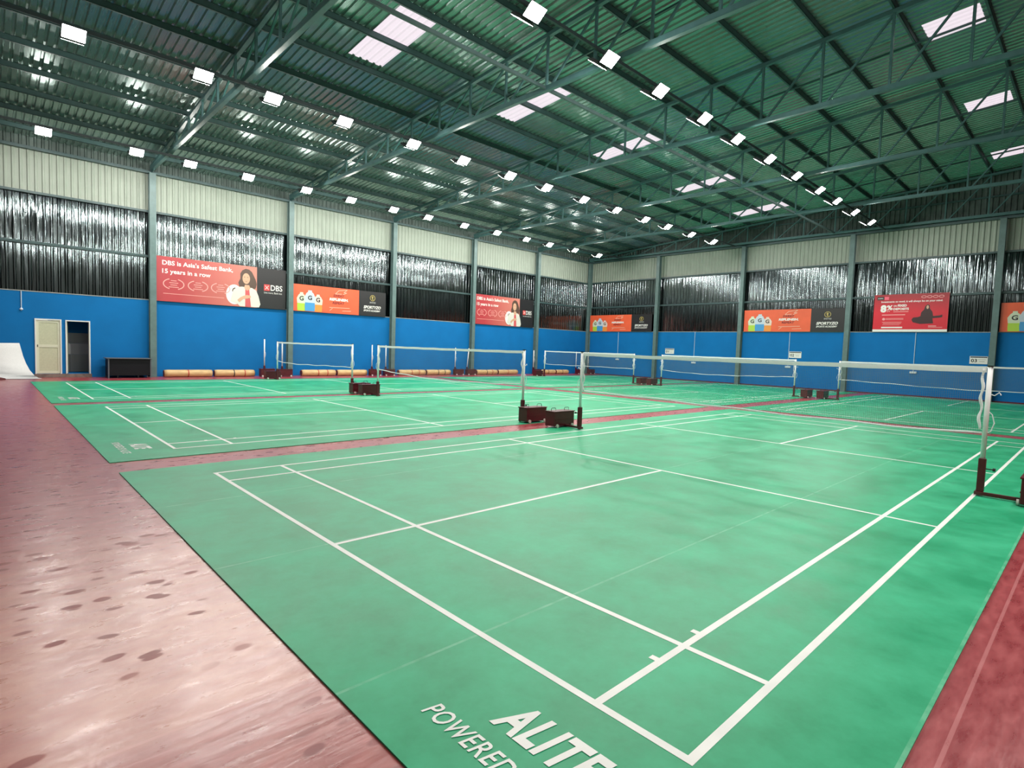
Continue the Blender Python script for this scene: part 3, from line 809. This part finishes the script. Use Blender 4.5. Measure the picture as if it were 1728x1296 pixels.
# ------------------------------------------------------------------ printed banners and signs
def P(t, name, pts, m, layer):
    return MB().poly([(x, -layer, z) for x, z in pts]).build(name, m, t)
def R(b, x0, x1, z0, z1, layer):
    b.add([(x0, -layer, z0), (x1, -layer, z0), (x1, -layer, z1), (x0, -layer, z1)], [(0, 1, 2, 3)]); return b
def ell(cx, cz, rx, rz_, n=24, a0=0, a1=2*math.pi):
    return [(cx+rx*math.cos(a0+(a1-a0)*i/n), cz+rz_*math.sin(a0+(a1-a0)*i/n)) for i in range(n)]
def arc(b, cx, cz, rx, rz_, a0, a1, wd, layer, n=12):
    q = []
    for i in range(n+1):
        a = a0+(a1-a0)*i/n
        q.append((cx+rx*math.cos(a), cz+rz_*math.sin(a), cx+(rx-wd)*math.cos(a), cz+(rz_-wd)*math.sin(a)))
    for i in range(n):
        p, s = q[i], q[i+1]
        b.add([(p[0], -layer, p[1]), (s[0], -layer, s[1]), (s[2], -layer, s[3]), (p[2], -layer, p[3])], [(0, 1, 2, 3)])
def T_(t, name, body, x, z, wd, h, m, layer=0.024, th=0.0, sh=0.0):
    b = MB(); vs, fs = text_mesh(body, x, z, wd, h, layer, th, sh); b.add(vs, fs); return b.build(name, m, t)
RED_A, RED_B = (0.62, 0.045, 0.055), (0.70, 0.16, 0.13)
WHT = ink('white', (0.78, 0.76, 0.74)); BLK = ink('black', (0.016, 0.016, 0.018)); 
def grad_mat(name, a, b_, lo, hi, axis='X'):
    m = mat(name, a, 0.35); N = m.node_tree.nodes; L = m.node_tree.links
    tc = N.new('ShaderNodeTexCoord'); sp = N.new('ShaderNodeSeparateXYZ'); L.new(tc.outputs['Object'], sp.inputs[0])
    r = N.new('ShaderNodeMapRange'); r.inputs[1].default_value = lo; r.inputs[2].default_value = hi; L.new(sp.outputs[axis], r.inputs[0])
    mx = N.new('ShaderNodeMix'); mx.data_type = 'RGBA'; mx.inputs['A'].default_value = (*a, 1); mx.inputs['B'].default_value = (*b_, 1)
    L.new(r.outputs[0], mx.inputs['Factor']); L.new(mx.outputs['Result'], N['Principled BSDF'].inputs['Base Color'])
    return m
M['bankred'] = grad_mat('printed_bank_red', (0.44, 0.045, 0.055), (0.60, 0.22, 0.17), 0.8, 3.8)
M['dkred'] = grad_mat('printed_deposit_red', (0.62, 0.012, 0.03), (0.30, 0.012, 0.02), 0.9, 1.75, 'Z')
M['orange'] = mat('printed_orange', (0.80, 0.115, 0.045), 0.4, var=0.05, scale=2)

def bank_banner(loc, w_, h_, lab):
    t = empty('banner', loc); tag(t, lab, 'banner', 'red bank banners on the door side wall')
    s = w_/5.1; split = 3.83*s
    MB().box(0, w_, -0.02, 0.02, 0, h_).build('banner_sheet', BLK, t)
    P(t, 'printed_red_field', [(0.0, 0.0), (split, 0.0), (split, h_), (0.0, h_)], M['bankred'], 0.022)
    k = h_/1.76
    T_(t, 'headline_lettering', 'DBS is Asia\'s Safest Bank,', 0.22*s, 1.40*k, 2.62*s, 0.215*k, WHT, 0.026, 0.02)
    T_(t, 'headline_lettering', '15 years in a row', 0.22*s, 1.05*k, 1.75*s, 0.23*k, WHT, 0.026, 0.02)
    b = MB(); pk = ink('pale_pink', (0.80, 0.36, 0.33))
    for cx in (0.62, 1.50, 2.36):
        cx *= s
        arc(b, cx, 0.70*k, 0.38*s, 0.23*k, math.radians(115), math.radians(245), 0.035, 0.026)
        arc(b, cx, 0.70*k, 0.38*s, 0.23*k, math.radians(-65), math.radians(65), 0.035, 0.026)
        for j, q in enumerate((0.10, 0.16, 0.12, 0.18)): R(b, cx-q*s, cx+q*s, (0.82-j*0.085)*k, (0.845-j*0.085)*k, 0.026)
    R(b, 0.25*s, 2.5*s, 0.30*k, 0.32*k, 0.026)
    b.build('award_wreaths', pk, t)
    # the woman on the print
    hair = ink('brown_hair', (0.10, 0.06, 0.045)); skin = ink('skin', (0.62, 0.36, 0.24)); jk = ink('pale_jacket', (0.66, 0.64, 0.58)); pink = ink('rose_shirt', (0.60, 0.10, 0.11))
    X = lambda v: v*s; Z = lambda v: v*k
    sc = lambda pts: [(X(a), Z(c)) for a, c in pts]
    P(t, 'printed_speech_disc', sc(ell(2.90, 0.50, 0.33, 0.42)), WHT, 0.024)
    b = MB(); arc(b, X(2.92), Z(0.34), X(0.11), Z(0.10), 0, 2*math.pi, 0.03, 0.0255, 20); arc(b, X(2.97), Z(0.66), X(0.16), Z(0.14), math.radians(100), math.radians(200), 0.06, 0.0255); b.build('printed_rings', hair, t)
    P(t, 'printed_hair', sc([(3.10, 0.86), (3.06, 1.02), (3.14, 1.20), (3.14, 1.42), (3.22, 1.56), (3.36, 1.64), (3.50, 1.62), (3.62, 1.52), (3.70, 1.36), (3.78, 1.20), (3.82, 1.02), (3.78, 0.84), (3.66, 0.76), (3.5, 0.80), (3.3, 0.84)]), hair, 0.028)
    P(t, 'printed_jacket', sc([(2.74, 0.20), (2.80, 0.46), (2.86, 0.70), (3.02, 0.82), (3.20, 0.86), (3.62, 0.84), (3.80, 0.74), (3.90, 0.50), (3.98, 0.16), (3.92, 0.02), (3.12, 0.02), (3.02, 0.12)]), jk, 0.030)
    P(t, 'printed_shirt', sc([(3.34, 0.82), (3.50, 0.82), (3.58, 0.02), (3.34, 0.02)]), pink, 0.032)
    P(t, 'printed_neck', sc([(3.32, 0.95), (3.50, 0.95), (3.56, 0.80), (3.42, 0.70), (3.30, 0.80)]), skin, 0.033)
    P(t, 'printed_face', sc(ell(3.38, 1.22, 0.155, 0.23)), skin, 0.034)
    b = MB()
    for ex in (3.31, 3.44): b.poly([(x, -0.036, z) for x, z in sc(ell(ex, 1.28, 0.024, 0.014, 10))])
    b.poly([(x, -0.036, z) for x, z in sc([(3.33, 1.12), (3.38, 1.095), (3.44, 1.12), (3.38, 1.075)])])
    b.build('printed_features', hair, t)
    P(t, 'printed_hands', sc([(3.02, 0.28), (3.10, 0.18), (3.26, 0.34), (3.42, 0.36), (3.58, 0.42), (3.56, 0.50), (3.40, 0.52), (3.28, 0.48), (3.14, 0.40)]), skin, 0.036)
    b = MB(); R(b, X(4.13), X(4.38), Z(0.78), Z(1.06), 0.026); b.build('logo_square', ink('logo_red', (0.62, 0.06, 0.06)), t)
    b = MB(); b.bar((X(4.18), -0.03, Z(0.84)), (X(4.33), -0.03, Z(1.0)), 0.004, 0.02, (1, 0, -1)).bar((X(4.18), -0.03, Z(1.0)), (X(4.33), -0.03, Z(0.84)), 0.004, 0.02, (1, 0, 1)); b.build('logo_cross', WHT, t)
    T_(t, 'logo_lettering', 'DBS', X(4.42), Z(0.80), X(0.52), Z(0.25), WHT, 0.026, 0.015)
    T_(t, 'tagline_lettering', 'Live more, Bank less', X(4.14), Z(0.65), X(0.78), Z(0.09), WHT, 0.026)
    return t
bank_banner((3.08, YW-0.06, 3.0), 5.08, 1.76, 'big red and black bank banner with a smiling woman, beside the door end column')
bank_banner((19.2, YW-0.06, 3.0), 4.96, 1.76, 'smaller looking red and black bank banner with a woman, near the hall corner')

def drinks_banner(loc, rz, w_, h_, lab):
    t = empty('banner', loc, rz); tag(t, lab, 'banner', 'orange drinks banners')
    s = w_/4.9; k = h_/1.22; X = lambda v: v*s; Z = lambda v: v*k; sc = lambda pts: [(X(a), Z(c)) for a, c in pts]
    MB().box(0, w_, -0.02, 0.02, 0, h_).build('banner_sheet', BLK, t)
    P(t, 'printed_orange_field', [(0, 0), (X(3.38), 0), (X(3.38), h_), (0, h_)], M['orange'], 0.022)
    cols = [('lime', (0.42, 0.62, 0.06)), ('sky_blue', (0.06, 0.30, 0.62)), ('amber', (0.80, 0.28, 0.05))]
    for (cx, top, wd), (cn, cc), ly in zip(((0.45, 0.86, 0.24), (0.85, 0.98, 0.29), (1.25, 0.82, 0.24)), cols, (0.0, 0.006, 0.0)):
        lab_z = top*0.42
        P(t, 'printed_bottle', sc([(cx-wd*0.8, 0.02), (cx+wd*0.8, 0.02), (cx+wd*0.85, lab_z*0.6), (cx+wd*0.8, lab_z+0.05), (cx-wd*0.8, lab_z+0.05), (cx-wd*0.85, lab_z*0.6)]), ink(cn, cc), 0.025+ly)
        P(t, 'printed_bottle_label', sc([(cx-wd*0.85, lab_z), (cx+wd*0.85, lab_z), (cx+wd*0.95, lab_z+0.22), (cx+wd*0.6, top*0.86), (cx+wd*0.33, top*0.92), (cx+wd*0.3, top), (cx-wd*0.3, top), (cx-wd*0.33, top*0.92), (cx-wd*0.6, top*0.86), (cx-wd*0.95, lab_z+0.22)]),
          ink('pale_'+cn, tuple(0.5+0.3*v for v in cc)), 0.027+ly)
        T_(t, 'bottle_letter', 'G', X(cx-0.10), Z(lab_z+0.12), X(0.20), Z(0.21), BLK, 0.030+ly, 0.03)
    mar = ink('deep_maroon', (0.16, 0.01, 0.015))
    T_(t, 'slogan_lettering', 'SWEAT', X(2.02), Z(0.78), X(0.56), Z(0.12), mar, 0.026, 0.03, 0.15)
    T_(t, 'slogan_lettering', 'REPLENISH.', X(1.82), Z(0.60), X(0.98), Z(0.13), WHT, 0.026, 0.05, 0.15)
    T_(t, 'slogan_lettering', 'REPEAT', X(1.98), Z(0.44), X(0.62), Z(0.12), mar, 0.026, 0.03, 0.15)
    b = MB()
    for p, q in (((2.12, 0.93), (2.30, 1.10)), ((2.30, 1.10), (2.74, 1.16)), ((2.74, 1.16), (2.56, 1.02)), ((2.56, 1.02), (2.72, 1.02)), ((2.72, 1.02), (2.52, 0.93)), ((2.12, 0.93), (2.45, 0.95)),
                 ((1.82, 0.27), (2.88, 0.29)), ((1.84, 0.12), (1.98, 0.24)), ((2.5, 0.14), (2.95, 0.16))):
        b.bar((X(p[0]), -0.026, Z(p[1])), (X(q[0]), -0.026, Z(q[1])), 0.002, 0.022, (0, 0, 1))
    b.build('bolt_outline', ink('pale_peach', (0.80, 0.50, 0.38)), t)
    g = ink('gold', (0.42, 0.33, 0.10)); b = MB(); arc(b, X(4.14), Z(0.90), X(0.15), Z(0.15), 0, 2*math.pi, 0.03, 0.026, 24)
    b.poly([(x, -0.026, z) for x, z in sc([(4.08, 0.96), (4.14, 1.0), (4.19, 0.94), (4.15, 0.88), (4.19, 0.80), (4.12, 0.82), (4.09, 0.90)])])
    b.build('crest', g, t)
    T_(t, 'small_lettering', 'SPORTYZO', X(3.98), Z(0.63), X(0.34), Z(0.08), ink('grey', (0.45, 0.45, 0.44)), 0.026, 0.02)
    T_(t, 'name_lettering', 'SPORTYZO', X(3.64), Z(0.36), X(0.98), Z(0.15), WHT, 0.026, 0.04, 0.25)
    T_(t, 'name_lettering', 'SPORTS ACADEMY', X(3.64), Z(0.22), X(0.96), Z(0.09), WHT, 0.026, 0.03, 0.25)
    return t
drinks_banner((8.44, YW-0.06, 3.0), 0, 4.86, 1.23, 'orange and black drinks banner on the door side wall between two columns')
drinks_banner((XW-0.06, 24.66, 3.03), -math.pi/2, 5.10, 1.13, 'orange and black drinks banner in the shade next to the hall corner')
drinks_banner((XW-0.06, 13.46, 3.03), -math.pi/2, 5.16, 1.20, 'orange and black drinks banner on the end wall above sign 02')
drinks_banner((XW-0.06, 2.32, 3.03), -math.pi/2, 5.1, 1.23, 'orange drinks banner cut off by the edge of the photo, right of sign 03')

def deposit_banner():
    t = empty('banner', (XW-0.06, 7.05, 3.03), -math.pi/2); tag(t, 'red 8% fixed deposits banner with a person in dark clothes on the end wall', 'banner')
    MB().box(0, 2.93, -0.02, 0.02, 0, 1.77).build('banner_sheet', WHT, t)
    P(t, 'printed_red_field', [(0.0, 0.11), (2.93, 0.11), (2.93, 1.77), (0, 1.77)], M['dkred'], 0.022)
    b = MB(); R(b, 0.12, 0.40, 1.52, 1.67, 0.025); b.build('logo_plate', BLK, t)
    b = MB(); R(b, 0.42, 0.60, 1.52, 1.67, 0.025); b.build('logo_plate', ink('hot_pink', (0.75, 0.10, 0.16)), t)
    T_(t, 'small_lettering', 'DBS', 0.16, 1.57, 0.2, 0.05, WHT, 0.027)
    T_(t, 'headline_lettering', 'Investments so good, it will always be on your mind.', 0.30, 1.36, 2.4, 0.11, WHT, 0.026, 0.02)
    T_(t, 'number_lettering', '8', 0.28, 0.92, 0.25, 0.36, WHT, 0.026, 0.06)
    T_(t, 'number_lettering', '%', 0.54, 1.03, 0.24, 0.23, WHT, 0.026, 0.03)
    T_(t, 'small_lettering', 'p.a.', 0.56, 0.94, 0.12, 0.06, WHT, 0.026)
    T_(t, 'headline_lettering', 'FIXED', 0.98, 1.18, 0.36, 0.11, WHT, 0.026, 0.04)
    T_(t, 'headline_lettering', 'ON', 0.81, 1.18, 0.13, 0.08, WHT, 0.026, 0.02)
    T_(t, 'headline_lettering', 'DEPOSITS', 0.81, 1.02, 0.62, 0.11, WHT, 0.026, 0.04)
    pk = ink('pale_rose', (0.80, 0.34, 0.34)); b = MB()
    for x0, x1, z0, z1 in ((0.82, 1.42, 0.93, 0.96), (0.36, 1.30, 0.78, 0.82), (0.52, 1.24, 0.62, 0.64), (0.52, 1.24, 0.57, 0.59), (0.38, 1.18, 0.44, 0.46), (0.42, 1.16, 0.38, 0.40), (0.4, 1.1, 0.32, 0.335), (2.22, 2.52, 0.24, 0.28), (2.22, 2.75, 0.19, 0.21)): R(b, x0, x1, z0, z1, 0.026)
    b.poly([(x, -0.026, z) for x, z in ell(0.44, 0.60, 0.06, 0.06)])
    for cx in (1.98, 2.20, 2.42, 2.64): arc(b, cx, 1.61, 0.10, 0.06, 0, 2*math.pi, 0.02, 0.026, 16)
    b.build('printed_lines', pk, t)
    b = MB(); R(b, 0.36, 1.22, 0.17, 0.23, 0.026); b.build('printed_strip', WHT, t)
    dk = ink('dark_clothes', (0.035, 0.010, 0.012))
    P(t, 'printed_figure', [(1.62, 0.44), (1.56, 0.56), (1.62, 0.66), (1.80, 0.68), (1.90, 0.72), (1.92, 0.90), (2.02, 1.02), (2.06, 1.18), (2.14, 1.26), (2.22, 1.22), (2.24, 1.06), (2.34, 0.92), (2.38, 0.72), (2.62, 0.74), (2.72, 0.78), (2.72, 0.66), (2.60, 0.64), (2.36, 0.62), (2.40, 0.38), (1.90, 0.36)], dk, 0.026)
    P(t, 'printed_face', ell(2.15, 1.13, 0.045, 0.085), ink('skin', (0.62, 0.36, 0.24)), 0.029)
deposit_banner()

def court_sign(y, num, lab, w_=0.62):
    t = empty('court_sign', (XW, y, 1.62), -math.pi/2); tag(t, lab, 'sign', 'court number signs')
    MB().box(0, w_, -0.02, 0, 0, 0.34).build('sign_board', WHT, t)
    b = MB(); R(b, 0.02, w_-0.02, 0.275, 0.32, 0.022); b.build('header_band', ink('navy', (0.01, 0.015, 0.04)), t)
    T_(t, 'number_lettering', num, 0.05, 0.07, 0.21, 0.15, BLK, 0.023, 0.02)
    b = MB(); R(b, 0.28, w_-0.06, 0.19, 0.205, 0.022); R(b, 0.33, w_-0.1, 0.10, 0.12, 0.022); b.build('small_print', ink('mid_grey', (0.3, 0.3, 0.3)), t)
court_sign(18.50, '01', 'small white court sign 01 on the blue end wall')
court_sign(10.90, '02', 'small white court sign 02 on the blue end wall')
court_sign(3.24, '03', 'small white court sign 03 on the blue end wall')
